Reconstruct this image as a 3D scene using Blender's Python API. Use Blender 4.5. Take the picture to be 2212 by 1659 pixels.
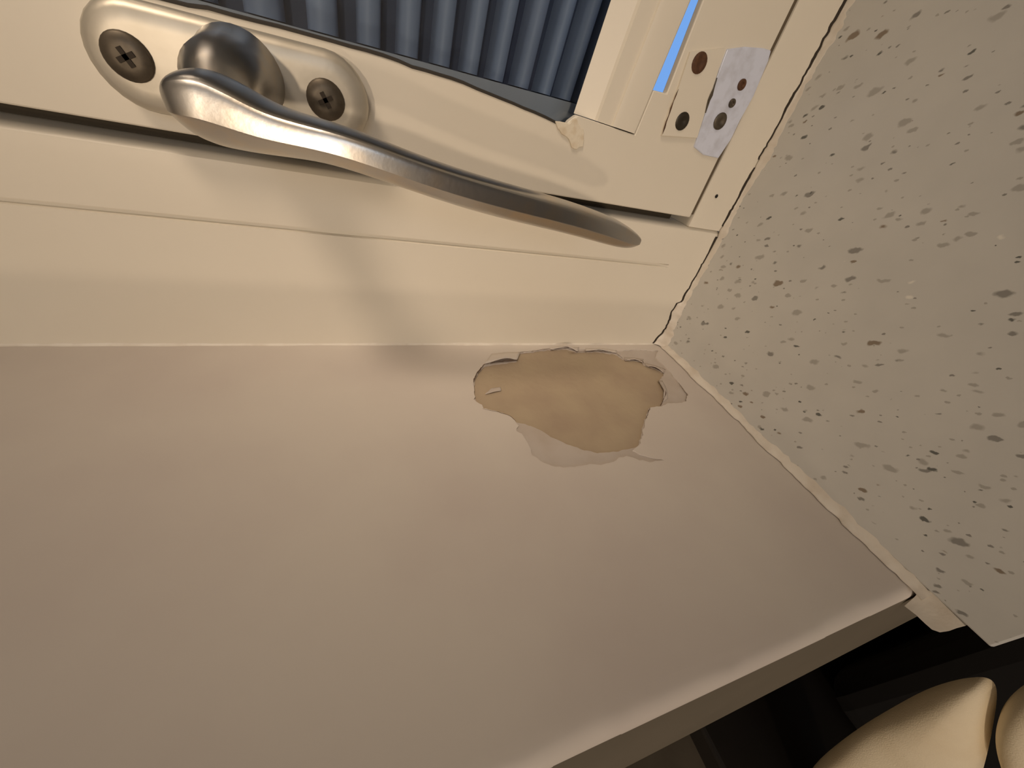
import bpy, bmesh, math, random
import numpy as np
from mathutils import Vector, Matrix
from mathutils.geometry import tessellate_polygon

for o in list(bpy.data.objects):
    bpy.data.objects.remove(o, do_unlink=True)
scn = bpy.context.scene
COL = scn.collection

# ------------------------------------------------------------------ camera
# The corner where reveal, window frame and sill meet is the world origin:
# x along the window, y out through the window, z up.
RC = np.array([[0.20832800888, -0.30620290284, -0.92889139463],
               [-0.76389711423, -0.64403569307, 0.04097834706],
               [-0.61078690194, 0.70104051834, -0.36807818743]])
FPX, CX, CY = 798.8, 1106.0, 829.5
CAM = np.array([0.10680, -0.15562, 0.17841])
cam = bpy.data.cameras.new('camera')
cam.sensor_width = 36.0
cam.lens = FPX / 2212.0 * 36.0
cam.clip_start = 0.002
cam.clip_end = 50
co = bpy.data.objects.new('camera', cam)
COL.objects.link(co)
m = Matrix.Identity(4)
for i in range(3):
    m[i][0], m[i][1], m[i][2], m[i][3] = RC[0][i], -RC[1][i], -RC[2][i], CAM[i]
co.matrix_world = m
scn.camera = co

# ------------------------------------------------------------------ world, lamps, exposure
world = bpy.data.worlds.new('dusk_sky')
scn.world = world
world.use_nodes = True
bg = world.node_tree.nodes['Background']
bg.inputs[0].default_value = (0.20, 0.43, 0.92, 1)
bg.inputs[1].default_value = 0.9


def point_lamp(name, loc, watts, color, size):
    l = bpy.data.lights.new(name, 'POINT')
    l.energy = watts
    l.color = color
    l.shadow_soft_size = size
    o = bpy.data.objects.new(name, l)
    o.location = loc
    COL.objects.link(o)


WARM = (1.0, 0.80, 0.60)
point_lamp('bedroom_lamp_bulb', (0.26, -2.25, 0.92), 42, WARM, 0.05)
point_lamp('bedroom_lamp_bulb', (-0.40, -2.30, 0.55), 16, WARM, 0.05)


def aim(o, target):
    o.rotation_euler = (Vector(target) - o.location).to_track_quat('-Z', 'Y').to_euler()


# added spot with no seen source, brightens the reveal and sill corner
l = bpy.data.lights.new('added_corner_spot', 'SPOT')
l.energy = 19.5
l.color = (1.0, 0.80, 0.61)
l.spot_size = math.radians(23.0)
l.spot_blend = 1.0
l.shadow_soft_size = 0.13
o = bpy.data.objects.new('added_corner_spot', l)
o.location = (0.66, -0.26, 0.46)
COL.objects.link(o)
aim(o, (0.0, 0.02, 0.13))

# added cool fill light from the back of the room, no seen source
l = bpy.data.lights.new('added_cool_fill', 'AREA')
l.energy = 11
l.color = (0.74, 0.85, 1.0)
l.shape = 'RECTANGLE'
l.size, l.size_y = 1.0, 1.2
o = bpy.data.objects.new('added_cool_fill', l)
o.location = (1.3, -3.5, 0.6)
COL.objects.link(o)
aim(o, (0.1, 0, 0.1))

vs = scn.view_settings
vs.view_transform = 'Standard'
vs.look = 'None'
vs.gamma = 1
vs.use_curve_mapping = False
vs.exposure = 0.0


# ------------------------------------------------------------------ pixel -> surface
def ray(p):
    return RC.T @ np.array([(p[0] - CX) / FPX, (p[1] - CY) / FPX, 1.0])


def on(axis, p, v):
    d = ray(p)
    return CAM + d * ((v - CAM[axis]) / d[axis])


def onX(p, v=0.0): return on(0, p, v)
def onY(p, v=0.0): return on(1, p, v)
def onZ(p, v=0.0): return on(2, p, v)


# ------------------------------------------------------------------ materials
def mat(name, color, rough=0.6, metal=0.0, spec=0.5, var=None, bump=None, coat=0.0):
    """var=(scale, other colour, lo, hi)   bump=(scale, strength, distance)"""
    mt = bpy.data.materials.new(name)
    mt.use_nodes = True
    nt = mt.node_tree
    b = nt.nodes['Principled BSDF']
    b.inputs['Base Color'].default_value = (*color, 1)
    b.inputs['Roughness'].default_value = rough
    b.inputs['Metallic'].default_value = metal
    b.inputs['Specular IOR Level'].default_value = spec
    if coat:
        b.inputs['Coat Weight'].default_value = coat
        b.inputs['Coat Roughness'].default_value = 0.12
    tc = nt.nodes.new('ShaderNodeTexCoord')
    if var:
        n = nt.nodes.new('ShaderNodeTexNoise')
        n.inputs['Scale'].default_value = var[0]
        n.inputs['Detail'].default_value = 4
        nt.links.new(tc.outputs['Object'], n.inputs['Vector'])
        r = nt.nodes.new('ShaderNodeValToRGB')
        r.color_ramp.elements[0].position = var[2]
        r.color_ramp.elements[0].color = (*color, 1)
        r.color_ramp.elements[1].position = var[3]
        r.color_ramp.elements[1].color = (*var[1], 1)
        nt.links.new(n.outputs['Fac'], r.inputs['Fac'])
        nt.links.new(r.outputs['Color'], b.inputs['Base Color'])
    if bump:
        n = nt.nodes.new('ShaderNodeTexNoise')
        n.inputs['Scale'].default_value = bump[0]
        n.inputs['Detail'].default_value = 3
        nt.links.new(tc.outputs['Object'], n.inputs['Vector'])
        bp = nt.nodes.new('ShaderNodeBump')
        bp.inputs['Strength'].default_value = bump[1]
        bp.inputs['Distance'].default_value = bump[2]
        nt.links.new(n.outputs['Fac'], bp.inputs['Height'])
        nt.links.new(bp.outputs['Normal'], b.inputs['Normal'])
    return mt


def quartz_material():
    mt = bpy.data.materials.new('speckled_quartz')
    mt.use_nodes = True
    nt = mt.node_tree
    N, L = nt.nodes.new, nt.links.new
    b = nt.nodes['Principled BSDF']
    b.inputs['Roughness'].default_value = 0.33
    b.inputs['Specular IOR Level'].default_value = 0.5
    tc = N('ShaderNodeTexCoord')

    def noise(scale, detail, vec=None):
        n = N('ShaderNodeTexNoise')
        n.inputs['Scale'].default_value = scale
        n.inputs['Detail'].default_value = detail
        L(vec or tc.outputs['Object'], n.inputs['Vector'])
        return n
    base = N('ShaderNodeMixRGB')
    base.inputs[1].default_value = (0.58, 0.58, 0.56, 1)
    base.inputs[2].default_value = (0.68, 0.675, 0.645, 1)
    L(noise(55, 5).outputs['Fac'], base.inputs[0])
    cur = base.outputs[0]

    def layer(cur, scale, dens, rmin, rmax, cols, warp, wscale, stretch, seed):
        w = noise(wscale, 2)
        ad = N('ShaderNodeVectorMath'); ad.operation = 'SUBTRACT'
        L(w.outputs['Color'], ad.inputs[0]); ad.inputs[1].default_value = (.5, .5, .5)
        sc = N('ShaderNodeVectorMath'); sc.operation = 'SCALE'
        L(ad.outputs[0], sc.inputs[0]); sc.inputs['Scale'].default_value = warp
        a2 = N('ShaderNodeVectorMath'); a2.operation = 'ADD'
        L(tc.outputs['Object'], a2.inputs[0]); L(sc.outputs[0], a2.inputs[1])
        mp = N('ShaderNodeMapping')
        mp.inputs['Location'].default_value = (seed, seed * 1.7, 0)
        mp.inputs['Scale'].default_value = (1, stretch[0], 1)
        mr = N('ShaderNodeMapping')
        mr.inputs['Rotation'].default_value = (0, 0, stretch[1])
        L(a2.outputs[0], mr.inputs['Vector'])
        L(mr.outputs[0], mp.inputs['Vector'])
        v = N('ShaderNodeTexVoronoi')
        v.voronoi_dimensions = '2D'
        v.inputs['Scale'].default_value = scale
        L(mp.outputs[0], v.inputs['Vector'])
        sep = N('ShaderNodeSeparateColor')
        L(v.outputs['Color'], sep.inputs[0])
        rad = N('ShaderNodeMapRange')
        rad.inputs['From Min'].default_value = 1 - dens
        rad.inputs['From Max'].default_value = 1
        rad.inputs['To Min'].default_value = rmin
        rad.inputs['To Max'].default_value = rmax
        L(sep.outputs[0], rad.inputs['Value'])
        lt = N('ShaderNodeMath'); lt.operation = 'SUBTRACT'
        L(rad.outputs[0], lt.inputs[0]); L(v.outputs['Distance'], lt.inputs[1])
        edge = N('ShaderNodeMapRange')
        edge.inputs['From Min'].default_value = 0.0
        edge.inputs['From Max'].default_value = 0.09
        L(lt.outputs[0], edge.inputs['Value'])
        gate = N('ShaderNodeMath'); gate.operation = 'GREATER_THAN'
        L(sep.outputs[0], gate.inputs[0]); gate.inputs[1].default_value = 1 - dens
        mul = N('ShaderNodeMath'); mul.operation = 'MULTIPLY'
        L(edge.outputs[0], mul.inputs[0]); L(gate.outputs[0], mul.inputs[1])
        cr = N('ShaderNodeValToRGB')
        cr.color_ramp.interpolation = 'CONSTANT'
        els = cr.color_ramp.elements
        while len(els) < len(cols):
            els.new(0.5)
        for i, (p, c) in enumerate(cols):
            els[i].position = p
            els[i].color = (*c, 1)
        L(sep.outputs[1], cr.inputs[0])
        mx = N('ShaderNodeMixRGB')
        L(mul.outputs[0], mx.inputs[0]); L(cur, mx.inputs[1]); L(cr.outputs[0], mx.inputs[2])
        return mx.outputs[0]
    ROT = math.radians(57)
    dk, md, lt_, wh, br = (.14, .145, .135), (.28, .275, .26), (.43, .42, .395), (.82, .80, .74), (.27, .22, .17)
    cur = layer(cur, 105, .34, .06, .27, [(0, lt_), (.62, md), (.84, br), (.95, wh)], .0026, 330, (1.8, ROT), 3.1)
    cur = layer(cur, 170, .17, .08, .29, [(0, lt_), (.38, md), (.74, dk), (.92, br)], .0016, 560, (2.0, ROT), 7.7)
    cur = layer(cur, 430, .06, .10, .34, [(0, lt_), (.5, md), (.82, dk)], .0008, 1300, (1.7, ROT), 1.9)
    L(cur, b.inputs['Base Color'])
    return mt


def glass_material():
    mt = bpy.data.materials.new('window_glass')
    mt.use_nodes = True
    nt = mt.node_tree
    nt.nodes.remove(nt.nodes['Principled BSDF'])
    out = nt.nodes['Material Output']
    t = nt.nodes.new('ShaderNodeBsdfTransparent')
    t.inputs[0].default_value = (.90, .93, .95, 1)
    g = nt.nodes.new('ShaderNodeBsdfGlossy')
    g.inputs['Roughness'].default_value = 0.02
    f = nt.nodes.new('ShaderNodeFresnel')
    f.inputs[0].default_value = 1.5
    mx = nt.nodes.new('ShaderNodeMixShader')
    nt.links.new(f.outputs[0], mx.inputs[0])
    nt.links.new(t.outputs[0], mx.inputs[1])
    nt.links.new(g.outputs[0], mx.inputs[2])
    nt.links.new(mx.outputs[0], out.inputs[0])
    return mt


M = dict(
    frame=mat('cream_gloss_paint', (.76, .71, .61), .38, spec=.4, var=(9, (.72, .665, .56), .35, .75), bump=(260, .06, .0004)),
    wall=mat('white_wall_paint', (.66, .605, .545), .62, spec=.3, var=(14, (.60, .535, .49), .4, .72), bump=(160, .10, .0005)),
    plaster=mat('bare_tan_plaster', (.47, .38, .27), .85, spec=.2, var=(42, (.41, .32, .235), .38, .70), bump=(240, .3, .0006)),
    undercoat=mat('old_undercoat_paint', (.56, .50, .45), .7, spec=.25, var=(60, (.50, .43, .37), .4, .7)),
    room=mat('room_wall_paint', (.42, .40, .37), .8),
    wallshade=mat('room_wall_shade_taupe', (.15, .125, .09), .8, var=(12, (.12, .10, .07), .35, .7)),  # room wall darkened, the shade on its face is put into the colour
    floor=mat('dark_wood_floor', (.10, .06, .04), .5, var=(6, (.06, .035, .02), .3, .7)),
    quartz=quartz_material(),
    caulk=mat('aged_white_caulk', (.77, .72, .64), .5, var=(120, (.66, .59, .50), .45, .75), bump=(500, .3, .0004)),
    smear=mat('yellowed_caulk', (.74, .67, .54), .5, var=(300, (.60, .49, .34), .45, .75), bump=(600, .4, .0004)),
    crack=mat('crack_and_slot_shade', (.035, .026, .018), .9),
    plate=mat('satin_worn_plate', (.58, .54, .46), .42, metal=.55, var=(90, (.50, .46, .38), .4, .7), bump=(500, .1, .0002)),
    nickel=mat('brushed_nickel', (.54, .525, .50), .31, metal=1.0, var=(160, (.60, .54, .46), .45, .7), bump=(700, .12, .0002)),
    bare=mat('bare_zinc_metal', (.72, .77, .92), .38, metal=.2, var=(220, (.60, .63, .74), .45, .72), bump=(500, .2, .0002)),
    rust=mat('rusty_brown_screw', (.085, .038, .018), .65, metal=.3, var=(600, (.14, .065, .03), .4, .7)),
    darkscrew=mat('dark_bronze_screw', (.115, .095, .07), .45, metal=.6, var=(400, (.08, .065, .048), .4, .7)),
    brown=mat('brown_crack_shade', (.11, .065, .04), .9),
    blackscrew=mat('blackened_screw', (.035, .028, .018), .4, metal=.4),
    hole=mat('black_recess', (.012, .010, .009), .9),
    slat=mat('blue_grey_shutter_paint', (.36, .43, .58), .5, var=(30, (.30, .36, .49), .35, .7)),
    guide=mat('pale_grey_guide_rail', (.62, .63, .66), .5),
    slatback=mat('dark_shutter_joint', (.03, .045, .09), .6),
    gapshade=mat('gap_shade_dark_brown', (.055, .045, .030), .8),
    browngapshade=mat('gap_shade_brown', (.12, .09, .055), .8),
    gasket=mat('black_rubber_gasket', (.03, .024, .018), .7),
    glass=glass_material(),
    black=mat('black_wood', (.012, .009, .007), .6),
    blackfab=mat('black_bedding', (.008, .007, .007), .9),
    cream=mat('cream_cotton', (.90, .79, .59), .95, spec=.05, var=(35, (.85, .73, .53), .4, .7), bump=(1400, .4, .0006)),
)


# ------------------------------------------------------------------ builders
def link(name, me, m, parent=None, kind=None, label=None, cat=None, group=None, smooth=None):
    o = bpy.data.objects.new(name, me)
    COL.objects.link(o)
    if m is not None and not me.materials:
        me.materials.append(M[m])
    if parent is not None:
        o.parent = parent
    if kind: o['kind'] = kind
    if label: o['label'] = label
    if cat: o['category'] = cat
    if group: o['group'] = group
    if smooth is not None:
        me.polygons.foreach_set('use_smooth', [True] * len(me.polygons))
        me.set_sharp_from_angle(angle=math.radians(smooth))
    return o


def empty(name, loc, kind=None, label=None, cat=None):
    o = bpy.data.objects.new(name, None)
    o.empty_display_size = .01
    o.location = loc
    COL.objects.link(o)
    if kind: o['kind'] = kind
    if label: o['label'] = label
    if cat: o['category'] = cat
    return o


def keep(o, parent):
    """parent under an Empty without moving the mesh"""
    o.parent = parent
    o.matrix_parent_inverse = Matrix.Translation(parent.location).inverted()
    return o


def mesh(name, verts, faces):
    me = bpy.data.meshes.new(name)
    me.from_pydata([tuple(map(float, v)) for v in verts], [], faces)
    bm = bmesh.new()
    bm.from_mesh(me)
    bmesh.ops.recalc_face_normals(bm, faces=bm.faces)
    bm.to_mesh(me)
    bm.free()
    return me


def loft(name, rings, closed=True, caps=True):
    n = len(rings[0])
    v = [p for r in rings for p in r]
    f = []
    for i in range(len(rings) - 1):
        for j in range(n if closed else n - 1):
            k = (j + 1) % n
            f.append((i * n + j, i * n + k, (i + 1) * n + k, (i + 1) * n + j))
    if caps and closed:
        f.append(tuple(range(n)))
        f.append(tuple(range((len(rings) - 1) * n, len(rings) * n)))
    return mesh(name, v, f)


def box(name, x0, x1, y0, y1, z0, z1):
    v = [(x, y, z) for z in (z0, z1) for x, y in ((x0, y0), (x1, y0), (x1, y1), (x0, y1))]
    return mesh(name, v, [(0, 1, 2, 3), (4, 5, 6, 7), (0, 1, 5, 4), (1, 2, 6, 5), (2, 3, 7, 6), (3, 0, 4, 7)])


def bevel(o, w, seg=2, angle=35):
    b = o.modifiers.new('bevel', 'BEVEL')
    b.width = w
    b.segments = seg
    b.limit_method = 'ANGLE'
    b.angle_limit = math.radians(angle)
    return o


def slab(name, loops, d0, d1, place):
    """flat polygon with holes given in 2D, extruded from depth d0 to d1; place(u,v,d) -> xyz"""
    tri = tessellate_polygon([[Vector((u, v, 0)) for u, v in l] for l in loops])
    flat = [p for l in loops for p in l]
    n = len(flat)
    v = [place(u, w, d0) for u, w in flat] + [place(u, w, d1) for u, w in flat]
    f = [tuple(t) for t in tri] + [tuple(i + n for i in t) for t in tri]
    s = 0
    for l in loops:
        k = len(l)
        for i in range(k):
            a, b = s + i, s + (i + 1) % k
            f.append((a, b, b + n, a + n))
        s += k
    return mesh(name, v, f)


def rough_line(pts, step, amp, seed, closed=False):
    """resample a polyline and jitter it"""
    rnd = random.Random(seed)
    out = []
    n = len(pts)
    for i in range(n if closed else n - 1):
        a, b = np.array(pts[i], float), np.array(pts[(i + 1) % n], float)
        L = np.linalg.norm(b - a)
        k = max(1, int(L / step))
        for j in range(k):
            q = a + (b - a) * j / k
            if j or i:
                q = q + np.array([rnd.gauss(0, amp) for _ in q])
            out.append(q)
    if not closed:
        out.append(np.array(pts[-1], float))
    return out


def disc_rings(c, r, prof, seg=28):
    """lathe about -y at c; prof = [(radius factor, y)]"""
    return [[(c[0] + r * q * math.cos(2 * math.pi * i / seg), c[1] + y, c[2] + r * q * math.sin(2 * math.pi * i / seg))
             for i in range(seg)] for q, y in prof]


# ------------------------------------------------------------------ wall_left: reveal, rounded arris, room face
zs = [-.87, -.3, -.12] + [-.06 + i * .006 for i in range(70)] + [.5, 1.0, 1.63]
rnd = random.Random(4)
rings = []
for z in zs:
    r = .0040 + (.0006 * math.sin(z * 61) + rnd.uniform(-.0005, .0005) if -.06 <= z <= .36 else 0)
    ring = [(-.25, .12, z), (-.001, .12, z), (-.001, 0, z), (-.001, -.05, z), (-.001, -.1, z), (-.001, -.1478, z), (0, -.1479, z), (0, -.1556 + r, z)]
    for i in range(1, 8):
        a = i / 8 * math.pi / 2
        ring.append((-r + r * math.cos(a), -.1556 + r - r * math.sin(a), z))
    ring += [(-r, -.1556, z), (-.03, -.1594, z), (-.06, -.1632, z), (-.35, -.1650, z), (-1.5, -.170, z), (-1.5, .12, z)]
    rings.append(ring)
wall = link('wall_left', loft('wall_left', rings), 'plaster', kind='structure',
            label='left window reveal with peeling paint and a rounded outer corner', smooth=35)
wall.data.materials.append(M['wall'])
wall.data.materials.append(M['wallshade'])
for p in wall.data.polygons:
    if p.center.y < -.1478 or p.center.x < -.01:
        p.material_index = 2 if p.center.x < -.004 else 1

cracks_todo = []
# pixel outlines of the peeled patch (zoomed coordinates of the corner)
def pk(zx, zy): return (980 + zx * .27125, 680 + zy * .27125)


TOP_HOLE = [(300, 315), (480, 300), (620, 290), (760, 268), (900, 258), (980, 275), (1140, 280), (1290, 298), (1320, 285), (1480, 275),
            (1625, 285), (1605, 340), (1690, 420), (1770, 515), (1825, 585), (1862, 630), (1850, 685), (1820, 702), (1700, 705),
            (1655, 728), (1562, 738), (1548, 790), (1528, 832), (1512, 900), (1502, 970), (1478, 1035), (1430, 1075), (1500, 1120),
            (1600, 1140), (1680, 1160), (1560, 1172), (1480, 1155), (1400, 1128), (1310, 1140), (1278, 1172), (1150, 1198),
            (1085, 1186), (960, 1212), (870, 1218), (760, 1195), (690, 1162), (625, 1115), (590, 1020), (545, 948), (498, 925),
            (510, 890), (490, 842), (450, 800), (330, 765), (230, 745), (222, 715), (172, 690), (158, 620), (160, 520), (200, 445),
            (250, 395), (320, 372), (305, 345)]
MID_HOLE = [(520, 300), (620, 292), (760, 275), (900, 266), (980, 292), (1140, 288), (1285, 305), (1350, 350), (1500, 365), (1520, 392),
            (1600, 420), (1680, 455), (1640, 525), (1670, 580), (1690, 620), (1670, 680), (1648, 722), (1556, 742), (1541, 790),
            (1521, 832), (1505, 900), (1495, 970), (1470, 1040), (1380, 1070), (1250, 1090), (1150, 1095), (1040, 1070), (900, 1020),
            (800, 980), (700, 915), (620, 880), (496, 846), (455, 806), (335, 770), (236, 751), (228, 720), (178, 694), (165, 620),
            (167, 520), (206, 448), (256, 400), (500, 365)]


def reveal_loop(px, seed):
    pts = [onX(pk(*p), 0.0)[1:] for p in px]
    return [tuple(q) for q in rough_line(pts, .0013, .00022, seed, closed=True)]


wp = lambda u, v, d: (d, u, v)
outer_top = [(-.0003, -.001), (-.0003, 1.2), (-.1496, 1.2), (-.1496, -.001)]
top = link('top_paint_film', slab('top_paint_film', [outer_top, reveal_loop(TOP_HOLE, 11)], -.0006, .00003, wp), 'wall', wall,
           label='off-white paint film with a ragged flaked-off hole')
outer_mid = [(-.0004, -.001), (-.0004, .14), (-.09, .14), (-.09, -.001)]
mid = link('undercoat_film', slab('undercoat_film', [outer_mid, reveal_loop(MID_HOLE, 12)], -.00095, -.00055, wp), 'undercoat', wall,
           label='older undercoat layer showing around the bare plaster')


def flake(px, lift, seed, m='undercoat', base=-.0005):
    """paint flake: first half of px is the attached edge, second half the lifted free edge"""
    h = len(px) // 2
    a = [onX(pk(*p), 0.0) for p in px[:h]]
    b = [onX(pk(*p), 0.0) for p in px[h:]][::-1]
    n = 10
    def samp(l, t):
        t = t * (len(l) - 1); i = min(int(t), len(l) - 2)
        return l[i] + (l[i + 1] - l[i]) * (t - i)
    r = random.Random(seed)
    vs_, fs = [], []
    for i in range(n + 1):
        t = i / n
        for k in range(4):
            q = samp(a, t) * (1 - k / 3) + samp(b, t) * (k / 3)
            q = q + np.array([base + lift * (k / 3) ** 1.6 * math.sin(math.pi * min(max(t, .08), .92)), 0, r.gauss(0, .00012) if k == 3 else 0])
            vs_.append(q)
    for i in range(n):
        for k in range(3):
            fs.append((i * 4 + k, i * 4 + k + 1, i * 4 + k + 5, i * 4 + k + 4))
    o = link('paint_flake', mesh('paint_flake', vs_, fs), m, wall, smooth=60)
    s = o.modifiers.new('thick', 'SOLIDIFY'); s.thickness = .00035; s.offset = 0
    return o


flake([(300, 312), (420, 300), (530, 298), (505, 362), (400, 372), (250, 395)], .0022, 1, 'wall', .0)
flake([(760, 262), (880, 250), (1000, 262), (985, 295), (900, 268), (770, 280)], .0018, 2, 'wall', .0)
flake([(1050, 268), (1180, 268), (1300, 288), (1295, 306), (1160, 292), (1050, 290)], .0015, 3, 'wall', .0)
flake([(1360, 335), (1440, 338), (1515, 350), (1512, 380), (1440, 366), (1365, 362)], .0016, 4)
flake([(1525, 380), (1610, 400), (1690, 430), (1680, 462), (1600, 430), (1528, 404)], .0018, 5)
flake([(1665, 520), (1700, 590), (1712, 660), (1668, 690), (1668, 600), (1628, 524)], .0014, 6)
flake([(300, 580), (375, 570), (380, 598), (250, 628)], .0004, 7)

for k_, (c_, w_) in enumerate((([(158, 540), (162, 515), (200, 445), (250, 392), (330, 376), (515, 360)], .0006), ([(300, 313), (480, 300), (620, 290), (760, 268)], .00025),
                              ([(880, 264), (930, 258), (985, 280)], .0005), ([(910, 300), (950, 306), (1000, 293), (1140, 286), (1290, 300), (1350, 350)], .0004),
                              ([(1365, 357), (1440, 360), (1500, 362), (1518, 388)], .0005), ([(1525, 402), (1600, 424), (1682, 457)], .0006),
                              ([(1628, 523), (1668, 575), (1692, 620), (1668, 680), (1650, 726)], .0005), ([(1790, 540), (1825, 590), (1860, 632), (1845, 690)], .0003),
                              ([(1562, 742), (1545, 795), (1528, 832)], .0003), ([(230, 748), (335, 768), (450, 803), (495, 845)], .00025))):
    cracks_todo.append(([pk(*p) for p in c_], w_, 60 + k_))

# lump of filler at the foot of the arris, against the end of the sill
lump = [onZ(p, -.0003)[:2] for p in [(1953, 1309), (1975, 1290), (1992, 1270), (2012, 1278), (2085, 1352), (2066, 1357), (2050, 1363), (2030, 1366), (2013, 1360), (1998, 1347), (1978, 1328)]]
o = link('filler_lump', slab('filler_lump', [[tuple(p) for p in lump]], -.0003, -.016, lambda u, v, d: (u, v, d)), 'caulk', wall,
         label='cream lump of filler at the foot of the corner')
bevel(o, .0012, 3)

# ------------------------------------------------------------------ rest of the room
link('floor', box('floor', -1.5, 2.2, -3.6, .12, -.92, -.87), 'floor', kind='structure')
link('ceiling', box('ceiling', -1.5, 2.2, -3.6, .12, 1.63, 1.68), 'room', kind='structure')
link('wall_back', box('wall_back', -1.5, 2.2, -3.65, -3.6, -.87, 1.63), 'room', kind='structure')
link('wall_west', box('wall_west', -1.55, -1.5, -3.6, .12, -.87, 1.63), 'wallshade', kind='structure')
link('wall_east', box('wall_east', 2.2, 2.25, -3.6, .12, -.87, 1.63), 'room', kind='structure')
link('wall_right', box('wall_right', .95, 2.2, -.1556, .12, -.87, 1.63), 'room', kind='structure')
link('wall_below', box('wall_below', .0, .95, -.1556, .12, -.87, -.026), 'room', kind='structure')
link('wall_above', box('wall_above', .0, .95, -.1556, .12, 1.05, 1.63), 'room', kind='structure')

# ------------------------------------------------------------------ sill
sill = empty('window_sill', (.1, -.087, 0), label='speckled grey quartz window sill slab running along under the window', cat='window sill')
e0 = onZ((2140, 1400), 0)
o = link('slab', box('slab', .0008, .949, e0[1], .002, -.0255, 0), 'quartz')
# the overhanging nose starts a little inside the wall corner
for v in o.data.vertices:
    if v.co.x < .01 and v.co.y < -.1:
        v.co.x = e0[0]
bevel(o, .0007, 2)
keep(o, sill)


def fillet(name, path, a_dir, b_dir, a, b, seed, m='caulk', jitter=.0004, parent=None, amp2=.0):
    """rough caulk bead: legs a along a_dir and b along b_dir from each point of the path"""
    r = random.Random(seed)
    ad, bd = np.array(a_dir, float), np.array(b_dir, float)
    rg = []
    ja = jb = 0
    for p in path:
        p = tuple(p)
        ja = .6 * ja + r.gauss(0, jitter); jb = .6 * jb + r.gauss(0, jitter)
        aa, bb = max((a(p) if callable(a) else a) + ja, .0006), max(b + jb, .0006)
        p = np.array(p, float)
        mid_ = p + ad * aa * .36 + bd * bb * .36
        rg.append([p - ad * .0004 - bd * .0004, p + ad * aa - bd * .0004, p + ad * aa, p + ad * aa * .68 + bd * bb * .12, mid_, p + ad * aa * .12 + bd * bb * .68,
                   p + bd * bb, p + bd * bb - ad * .0004])
    o = link(name, loft(name, rg), m, smooth=50)
    return keep(o, parent) if parent else o


N = 70
fillet('caulk_bead', [(0.0008, -.001 - i / N * .1565, 0) for i in range(N + 1)], (1, 0, 0), (0, 0, 1), (lambda p: .0024 - .007 * p[1]), .0020, 21, parent=sill)
def ribbon(name, px, w, plane, off, seed, m, parent, amp=.00022, step=.002):
    """thin coloured strip lying on a plane, of uneven width; plane 'Y' or 'X'"""
    f = (lambda p: onY(p, off)) if plane == 'Y' else (lambda p: onX(p, off)) if plane == 'X' else (lambda p: onZ(p, off))
    pts = rough_line([f(p) for p in px], step, amp, seed)
    r = random.Random(seed)
    ax = {'Y': 1, 'X': 0, 'Z': 2}[plane]
    nrm = np.zeros(3); nrm[ax] = 1
    rg = []
    for i, p in enumerate(pts):
        p = p.copy(); p[ax] = off
        t = pts[min(i + 1, len(pts) - 1)] - pts[max(i - 1, 0)]
        t[ax] = 0; t /= np.linalg.norm(t) + 1e-9
        s = np.cross(nrm, t)
        ww = w * r.uniform(.35, 1.2) * (.25 if i in (0, len(pts) - 1) else 1)
        rg.append([p - s * ww / 2, p + nrm * .0, p + s * ww / 2])
        rg[-1][1] = p + (-nrm if ax != 0 and ax != 2 else nrm) * .00008
    v = [q for g in rg for q in g]
    fs = []
    for i in range(len(rg) - 1):
        for k in range(2):
            fs.append((i * 3 + k, i * 3 + k + 1, i * 3 + k + 4, i * 3 + k + 3))
    o = link(name, mesh(name, v, fs), m)
    return keep(o, parent) if parent else o


for c_, w_, k_ in cracks_todo:
    ribbon('paint_crack', c_, w_, 'X', .00008, k_, 'brown', None, amp=.0001, step=.0012).parent = wall  # brown lines put the shade of cracks and lifted edges into colour

# ------------------------------------------------------------------ window_1
win = empty('window_1', (.4, 0, 0), kind='structure', label='cream painted window frame with its sash closed')

GX0, GX1 = .0499, .0518
rings = []
for z in [0, .0235, .031, .06, .12, .2, .3, 1.05]:
    g = 0 if z < .03 else .0013
    rg = [(0, .04), (0, 0), (.03, 0), (GX0, 0), (GX0 + .0004, g), (GX1 - .0004, g), (GX1, 0), (.066, 0), (.0700, .0004), (.0712, .0014), (.0718, .003),
          (.0718, .030), (.088, .030), (.088, .04)]
    rings.append([(x, y, z) for x, y in rg])
keep(link('frame_jamb', loft('frame_jamb', rings), 'frame', smooth=30), win)
rings = []
for x in (.0719, .5, .949):
    rg = [(.04, 0), (0, 0), (0, .0215), (.0003, .0224), (.0012, .0228), (.003, .0229), (.030, .0229), (.030, .030), (.04, .030)]
    rings.append([(x, y, z) for y, z in rg])
keep(link('frame_rail', loft('frame_rail', rings), 'frame', smooth=30), win)
keep(link('gap_shade_strip', box('gap_shade_strip', .0720, .0774, .010, .029, .0275, .99), 'gapshade'), win)  # dark filler added so the sash gap reads as shaded
keep(link('gap_shade_strip', box('gap_shade_strip', .0775, .90, .0004, .0290, .0231, .0264), 'browngapshade'), win)  # brown strip standing for the shade in the bottom sash gap
keep(link('frame_head', box('frame_head', .0719, .949, 0, .04, 1.0, 1.05), 'frame'), win)
keep(link('frame_jamb', box('frame_jamb', .88, .949, 0, .04, .037, .999), 'frame'), win)

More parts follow.
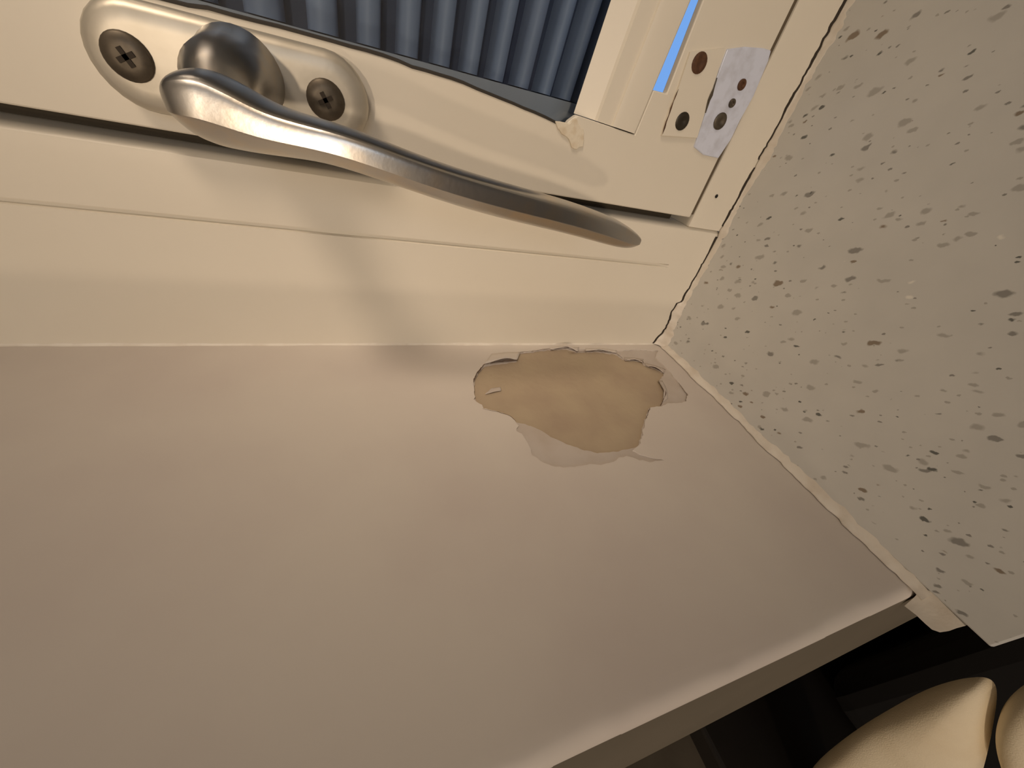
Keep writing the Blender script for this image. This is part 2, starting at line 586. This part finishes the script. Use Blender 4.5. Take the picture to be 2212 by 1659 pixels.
SY = -.002
SLX, SLZ = .0764, .0266
inner_px = [(300, -15), (450, 20), (600, 57), (720, 90), (860, 133), (1000, 180), (1110, 225), (1220, 275)]
inner = [onY(p, SY) for p in inner_px]
inner = [(float(p[0]), float(p[2])) for p in inner]
dz = lambda x: -.095 * (min(max(x, .100), .16) - .104)
outl = [(SLX, SLZ), (.90, SLZ), (.90, .0664 + dz(.9) * .25), (.16, .0664 + dz(.16) * .25), (.1177, .0664 + dz(.1177) * .25), (.1175, .0737 + dz(.1175)),
        (.1028, .0737), (.1042, .1010), (inner[-1][0] + .0022, inner[-1][1] - .0012)] + inner[::-1] + [(.1075, .40), (.1075, .99), (SLX, .99)]
sash = link('sash', slab('sash', [outl], SY, .001, lambda u, v, d: (u, d, v)), 'frame')
bevel(sash, .0005, 2)
keep(sash, win)
core = link('sash_core', box('sash_core', .0775, .100, .0012, .0125, .0275, .99), 'gasket')
keep(core, win)
keep(link('sash_core', box('sash_core', .1003, .1165, .0012, .0032, .030, .0885), 'gasket'), win)
keep(link('sash_core', box('sash_core', .1168, .90, .0012, .0125, .0275, .045), 'gasket'), win)

# rubber gasket following the inner edge of the stile
gp = rough_line([(x, .0, z) for x, z in inner], .004, .00012, 5)
rg = [[(p[0] - .0003, SY - .0002, p[2]), (p[0] + .0003, SY - .0002, p[2]), (p[0] + .0006, SY + .0006, p[2]), (p[0] + .0005, .003, p[2]), (p[0] - .0005, .003, p[2])] for p in gp]
keep(link('gasket', loft('gasket', rg), 'gasket', smooth=60), win)

# stepped glazing bead along the bottom of the pane
rings = []
for x in (.1046, .1175, .13, .145, .16, .5, .90):
    d = dz(x)
    prof = [(.0035, .0740), (SY, .0740), (SY - .0003, .0745), (SY - .0003, .0830), (SY + .0002, .0838), (SY + .0011, .0841), (SY + .0012, .0905), (SY + .0022, .0912), (.0035, .0990)]
    rings.append([(x if x > .105 else .1031 + (z - .0737) / .0273 * .0014, y, z + d + (.001 if i > 3 else 0)) for i, (y, z) in enumerate(prof)])
keep(link('glazing_bead', loft('glazing_bead', rings), 'frame', smooth=25), win)
keep(link('glass_pane', box('glass_pane', .1005, .88, .0042, .0062, .083, .995), 'glass', label='clear window pane'), win)

# caulk bead along the foot of the frame, cracked away from it along its top edge
zk = lambda x, y: (1200 + x * .31646, y * .31646)
zk2 = lambda x, y: (1380 + x * .24111, 380 + y * .24111)
CRA = [zk2(*p) for p in [(125, 1500), (160, 1460), (215, 1400), (270, 1310), (295, 1215), (345, 1135), (385, 1130), (430, 1060), (490, 960), (575, 810), (640, 680), (700, 600)]] + \
      [zk(*p) for p in [(1165, 1545), (1200, 1490), (1245, 1410), (1245, 1380), (1265, 1310), (1300, 1250), (1350, 1225), (1385, 1140), (1440, 1050), (1510, 960), (1560, 925),
                        (1600, 700), (1690, 560), (1730, 475), (1770, 455), (1830, 390), (1865, 305), (1890, 220), (1970, 100), (2010, 0), (2060, -90)]]
cr3 = np.array([onY(p, 0.0) for p in CRA])
order = np.argsort(cr3[:, 0])
cr3 = cr3[order]
czx = lambda x: float(np.interp(x, cr3[:, 0], np.maximum(cr3[:, 2], .0009)))
r_ = random.Random(77)
xs = [.0008 + i * .0011 for i in range(170)]
rgs, crk = [], []
j = 0
for x in xs:
    j = .6 * j + r_.gauss(0, .00034)
    zt = max(czx(x) + j * .6, .0007)
    dd = .0034 + .0007 * math.sin(x * 130) + j + (.0022 if x < .012 else 0)
    gap = .00045
    rgs.append([(x, -gap, -.0003), (x, -dd, -.0003), (x, -dd, .0001), (x, -dd * .62, zt * .30 + .0002), (x, -dd * .34, zt * .62), (x, -gap - .0003, zt - .0001), (x, -gap, zt - .0002)])
    crk.append((x, zt))
keep(link('caulk_bead', loft('caulk_bead', rgs), 'caulk', smooth=50), sill)
# dark strip painting in the shade of the open crack, of uneven width
seg, segs = [], []
for i, (x, zt) in enumerate(crk):
    w = .0003 + .00055 * max(0, math.sin(x * 97 + 1.2 * math.sin(x * 310)) + .45) + r_.uniform(0, .00025)
    if .0700 < x < .0735 or .103 < x < .1045:
        if len(seg) > 2: segs.append(seg)
        seg = []
        continue
    seg.append((x, zt, w))
segs.append(seg)
for sg in segs:
    rg = [[(x, -.0002, zt - .0006), (x, -.00042, zt - .0003), (x, -.00020, zt + w * .7), (x, .0002, zt + w * .7)] for x, zt, w in sg]
    keep(link('crack', loft('crack', rg), 'crack'), win)
sm = [(float(q[0]), float(q[2])) for q in (onY(p, SY) for p in [(1198, 262), (1226, 266), (1243, 256), (1262, 285), (1258, 318), (1238, 322), (1226, 300), (1208, 284)])]
o = link('caulk_smear', slab('caulk_smear', [[tuple(q) for q in rough_line(sm, .001, .0002, 8, closed=True)]], SY + .0002, SY - .0007, lambda u, v, d: (u, d, v)), 'smear')
bevel(o, .0004, 2)
keep(o, win)
# narrow bead down the corner of frame and reveal
fillet('caulk_bead', [(0, -.0001, .001 + i * .004) for i in range(90)], (1, 0, 0), (0, -1, 0), .0006, .0009, 29, jitter=.00015, parent=win)
h = onY((1548, 424), -.0003)
keep(link('paint_chip', loft('paint_chip', disc_rings(h, .0009, [(1, 0), (.9, -.0001), (.3, -.00012)], 8)), 'hole'), win)

# ------------------------------------------------------------------ roller shutter outside the pane
shut = empty('roller_shutter', (.4, .030, .06), label='blue-grey ribbed roller shutter lowered behind the window pane', cat='shutter')
zobs = [.2260, .2087, .1930, .1795, .1682, .1572, .1474, .1382, .1292, .1198, .1115, .1033, .0955, .088]
YS = .030
conv = lambda z: .1784 + (z - .1784) * (.1556 + YS) / .1556
lines = [conv(z) for z in zobs][::-1]
while lines[-1] < 1.0:
    lines.append(lines[-1] + .0195)
for a, b in zip(lines[:-1], lines[1:]):
    p = b - a
    rings = []
    for x in (.1078, .16, .88):
        d = dz(x) * max(0, 1 - max(0, a - .09) / .1)
        prof = [(YS + .010, a + .16 * p), (YS + .001, a + .17 * p), (YS - .0015, a + .24 * p), (YS - .0022, a + .45 * p), (YS - .0015, a + .66 * p), (YS + .001, a + .74 * p), (YS + .010, a + .76 * p)]
        rings.append([(x, y, z + d) for y, z in prof])
    keep(link('slat', loft('slat', rings), 'slat', smooth=60), shut)
keep(link('backing', box('backing', .1000, .88, YS + .0085, YS + .0115, .066, 1.0), 'slatback'), shut)
keep(link('guide_rail', box('guide_rail', .0780, .1074, YS - .004, YS + .0080, .066, 1.0), 'guide'), shut)

# ------------------------------------------------------------------ window handle
PX, PZ = .0930, .2062
hd = empty('window_handle', (PX, SY, PZ), label='brushed metal lever handle on an oval two-screw base plate on the sash', cat='handle')


def stadium(hw, hl, n=14):
    pts = []
    for i in range(n + 1):
        a = math.pi * i / n
        pts.append((hw * math.cos(a), (hl - hw) + hw * math.sin(a)))
    for i in range(n + 1):
        a = math.pi + math.pi * i / n
        pts.append((hw * math.cos(a), -(hl - hw) + hw * math.sin(a)))
    return pts


def plate_ring(ins, y):
    return [(PX + u, y, PZ + w) for u, w in stadium(.0114 - ins, .0322 - ins)]


o = link('base_plate', loft('base_plate', [plate_ring(0, SY), plate_ring(0, SY - .0065), plate_ring(.0007, SY - .0080), plate_ring(.0022, SY - .0088), plate_ring(.005, SY - .0090)]), 'plate', smooth=40)
keep(o, hd)
for k, zz in enumerate((PZ + .0232, PZ - .0205)):
    c = (PX, SY - .0090, zz)
    s = link('screw', loft('screw', disc_rings(c, .0050, [(1.0, 0), (1.0, -.0004), (.92, -.0009), (.5, -.0012), (.05, -.0013)])), 'darkscrew', smooth=50)
    keep(s, hd)
    cr = []
    for a in (.5, .5 + math.pi / 2):
        u, w = math.cos(a), math.sin(a)
        L_, W_ = .0020, .00055
        q = [(L_, W_), (-L_, W_), (-L_, -W_), (L_, -W_)]
        cr.append([(c[0] + i * u - j * w, c[2] + i * w + j * u) for i, j in q])
    v, f = [], []
    for q in cr:
        b0 = len(v)
        v += [(x, c[1] - .0013, z) for x, z in q] + [(x, c[1] - .00155, z) for x, z in q]
        f += [(b0, b0 + 1, b0 + 2, b0 + 3), (b0 + 4, b0 + 5, b0 + 6, b0 + 7)] + [(b0 + i, b0 + (i + 1) % 4, b0 + 4 + (i + 1) % 4, b0 + 4 + i) for i in range(4)]
    sl = link('cross_slot', mesh('cross_slot', v, f), 'crack')
    sl.parent = s
    sl.matrix_parent_inverse = Matrix.Translation(hd.location)
    sl.matrix_parent_inverse = Matrix.Identity(4)

neck_rings = []
for y, r, dx in ((SY - .0088, .0104, .0012), (SY - .012, .0098, .0010), (SY - .020, .0092, .0006), (SY - .028, .0083, .0004), (SY - .034, .0066, -.0014), (SY - .0385, .0044, -.0036)):
    neck_rings.append([(PX + dx + r * math.cos(2 * math.pi * i / 32), y, PZ + r * math.sin(2 * math.pi * i / 32)) for i in range(32)])
keep(link('neck', loft('neck', neck_rings), 'nickel', smooth=40), hd)

# lever: section centres traced along its length, all about 44 mm in front of the sash
LV = [(374, 226, 10, .0030), (378, 226, 44, .0052), (394, 226, 66, .0068), (416, 229, 77, .0076), (445, 233, 82, .0080), (480, 243, 80, .0080), (540, 265, 69, .0077), (600, 286, 57, .0072),
      (680, 303, 49, .0066), (760, 324, 46, .0062), (900, 378, 40, .0056), (1050, 427, 40, .0052), (1200, 464, 37, .0050), (1270, 485, 34, .0048),
      (1320, 502, 31, .0044), (1350, 515, 25, .0038), (1368, 521, 18, .0030), (1380, 523, 8, .0016)]
sec = [(1.0, 0.15), (.97, -.30), (.90, -.66), (.77, -.90), (.45, -.955), (.10, -.985), (-.13, -1.0), (-.17, -.97), (-.50, -.66), (-.82, -.32), (-.98, .05), (-.92, .42), (-.62, .8), (0, .95), (.6, .8), (.93, .5)]
cent, hws = [], []
for i, (x, y, hw, dep) in enumerate(LV):
    yy = float(np.interp(x, [380, 480, 770, 900, 1378], [-.0440, -.0447, -.0507, -.0512, -.0475]))
    cent.append(onY((x, y), yy))
    hws.append((hw, dep))
rings = []
for i, c in enumerate(cent):
    t = cent[min(i + 1, len(cent) - 1)] - cent[max(i - 1, 0)]
    t /= np.linalg.norm(t)
    u = np.cross(t, np.array([0, 1.0, 0])); u /= np.linalg.norm(u)
    if u[0] < 0: u = -u
    w = np.cross(t, u); w /= np.linalg.norm(w)
    if w[1] < 0: w = -w
    depth = float((RC @ (c - CAM))[2])
    # pixel half width -> metres at this depth along u
    e = RC @ (c + u * .001 - CAM); e0_ = RC @ (c - CAM)
    pxpm = math.hypot(e[0] / e[2] - e0_[0] / e0_[2], e[1] / e[2] - e0_[1] / e0_[2]) * FPX / .001
    hw = hws[i][0] / pxpm * .96
    hw *= float(np.interp(LV[i][0], [378, 470, 620], [1.13, 1.11, 1.05]))
    rings.append([c + u * a * hw + w * b * hws[i][1] for a, b in sec])
o = link('lever', loft('lever', rings), 'nickel', smooth=33)
s = o.modifiers.new('sub', 'SUBSURF'); s.levels = 2; s.render_levels = 2
cr_ = o.data.attributes.new('crease_edge', 'FLOAT', 'EDGE')
for e in o.data.edges:
    a_, b_ = e.vertices
    if a_ % len(sec) == b_ % len(sec) and a_ % len(sec) in (6, 7) and min(a_, b_) // len(sec) in range(1, 11):
        cr_.data[e.index].value = .85
keep(o, hd)

# ------------------------------------------------------------------ corner hinge
hg = empty('corner_hinge', tuple(onY((1555, 220), SY)), label='small corner hinge with a painted leaf and a bare zinc leaf near the sill', cat='hinge')


def plate_px(name, px, y0, y1, m, parent, bev=.0003, label=None):
    l = [(float(q[0]), float(q[2])) for q in (onY(p, y1) for p in px)]
    o = link(name, slab(name, [l], y0, y1, lambda u, v, d: (u, d, v)), m, label=label)
    bevel(o, bev, 2)
    return keep(o, parent)


plate_px('hinge_leaf', [(1492, 112), (1566, 104), (1548, 165), (1524, 240), (1506, 298), (1430, 293), (1438, 262), (1466, 190)], SY, SY - .0009, 'frame', hg, label='leaf painted over in cream')
plate_px('hinge_leaf', [(1572, 106), (1610, 101), (1650, 104), (1666, 109), (1660, 132), (1628, 208), (1598, 262), (1580, 300), (1552, 342), (1520, 335), (1500, 318), (1522, 250), (1542, 185)], SY + .0003, SY - .0007, 'bare', hg, label='bare zinc leaf')
for (px, r, mt) in (((1511, 136), .0029, 'rust'), ((1474, 262), .0028, 'blackscrew'), ((1556, 262), .0027, 'darkscrew'), ((1603, 183), .0017, 'rust'), ((1582, 223), .0014, 'darkscrew')):
    c = onY(px, SY - .0010)
    s = link('screw', loft('screw', disc_rings(c, r, [(1.12, .0004), (1.12, -.0001), (.95, -.0004), (.5, -.0004), (.3, .0), (.05, .0)], 20)), mt, smooth=40)
    keep(s, hg)
ribbon('rust_line', [(1466, 192), (1455, 220), (1440, 262), (1431, 290)], .0007, 'Y', SY - .0010, 51, 'rust', hg, amp=.0001)
ribbon('knuckle_shadow', [(1549, 168), (1542, 190), (1532, 218), (1524, 244)], .0016, 'Y', SY - .00115, 52, 'darkscrew', hg, amp=.0002)  # dark strip in the screw colour, painted for the knuckle's shadow

# ------------------------------------------------------------------ dark furniture and cream fabric below the sill
PXH = -.35
ph = on(0, (1510, 1560), PXH)
hb = link('headboard', box('headboard', PXH - .03, PXH, -1.1, ph[1], -.87, ph[2]), 'black',
          label='black wooden headboard standing against the room wall below the sill', cat='headboard')
bevel(hb, .004, 2)
bd = link('bed', box('bed', PXH + .002, 1.6, -1.09, ph[1] - .012, -.87, -.285), 'blackfab', label='bed with black bedding pushed under the window sill', cat='bed')
bevel(bd, .03, 4)


def cushion(name, px, zpl, thick, seed, label, folds):
    # the cushion leans up towards the window: z = zpl + KT * (y + .2)
    KT = .55
    pts = []
    for p in px:
        d = ray(p)
        t = (zpl + KT * (CAM[1] + .2) - CAM[2]) / (d[2] - KT * d[1])
        pts.append((CAM + d * t)[:2])
    c = np.mean(pts, 0)
    dense = []
    for i in range(len(pts)):
        for j in range(6):
            dense.append(pts[i] + (pts[(i + 1) % len(pts)] - pts[i]) * j / 6)
    for _ in range(9):
        dense = [(dense[i - 1] + dense[i] * 2 + dense[(i + 1) % len(dense)]) / 4 for i in range(len(dense))]
    n = len(dense)
    R_ = 14
    v, f = [], []
    for sgn in (1, -1):
        for k in range(R_):
            q = k / R_
            for i, p in enumerate(dense):
                s = 1 - q
                xy = c + (p - c) * s
                hgt = thick * max(1 - s ** 2.6, 0) ** .6
                wob = folds * (math.sin(48 * xy[0] + 24 * xy[1] + seed) + .5 * math.sin(80 * xy[1] - 40 * xy[0] + 1)) * (1 - s ** 3)
                v.append((xy[0], xy[1], zpl + KT * (xy[1] + .2) + sgn * (hgt + wob * (sgn > 0)) * (1 if sgn > 0 else .75)))
        wc = folds * (math.sin(48 * c[0] + 24 * c[1] + seed) + .5 * math.sin(80 * c[1] - 40 * c[0] + 1)) if sgn > 0 else 0
        v.append((c[0], c[1], zpl + KT * (c[1] + .2) + sgn * (thick + wc) * (1 if sgn > 0 else .75)))
    half = R_ * n + 1
    for h_ in (0, half):
        for k in range(R_ - 1):
            for i in range(n):
                j = (i + 1) % n
                f.append((h_ + k * n + i, h_ + k * n + j, h_ + (k + 1) * n + j, h_ + (k + 1) * n + i))
        for i in range(n):
            f.append((h_ + (R_ - 1) * n + i, h_ + (R_ - 1) * n + (i + 1) % n, h_ + half - 1))
    me = mesh(name, v, f)
    bm = bmesh.new(); bm.from_mesh(me)
    bmesh.ops.remove_doubles(bm, verts=bm.verts, dist=1e-5)
    bmesh.ops.recalc_face_normals(bm, faces=bm.faces)
    bm.to_mesh(me); bm.free()
    return link(name, me, 'cream', label=label, cat='cushion', group='cream cushions on the black bed', smooth=70)


cushion('cushion', [(1735, 1665), (1850, 1574), (1930, 1527), (2000, 1488), (2070, 1466), (2130, 1460), (2152, 1476), (2155, 1510), (2140, 1600), (2110, 1720), (2020, 1860), (1850, 1850), (1740, 1760)], -.165, .020, 1,
        'cream cotton cushion with soft folds below the corner of the sill', .0022)
cushion('cushion', [(2158, 1540), (2180, 1505), (2215, 1475), (2290, 1440), (2420, 1440), (2520, 1560), (2450, 1720), (2280, 1780), (2180, 1700), (2150, 1600)], -.165, .020, 2,
        'second cream cushion cut off at the right edge of the picture', .002)
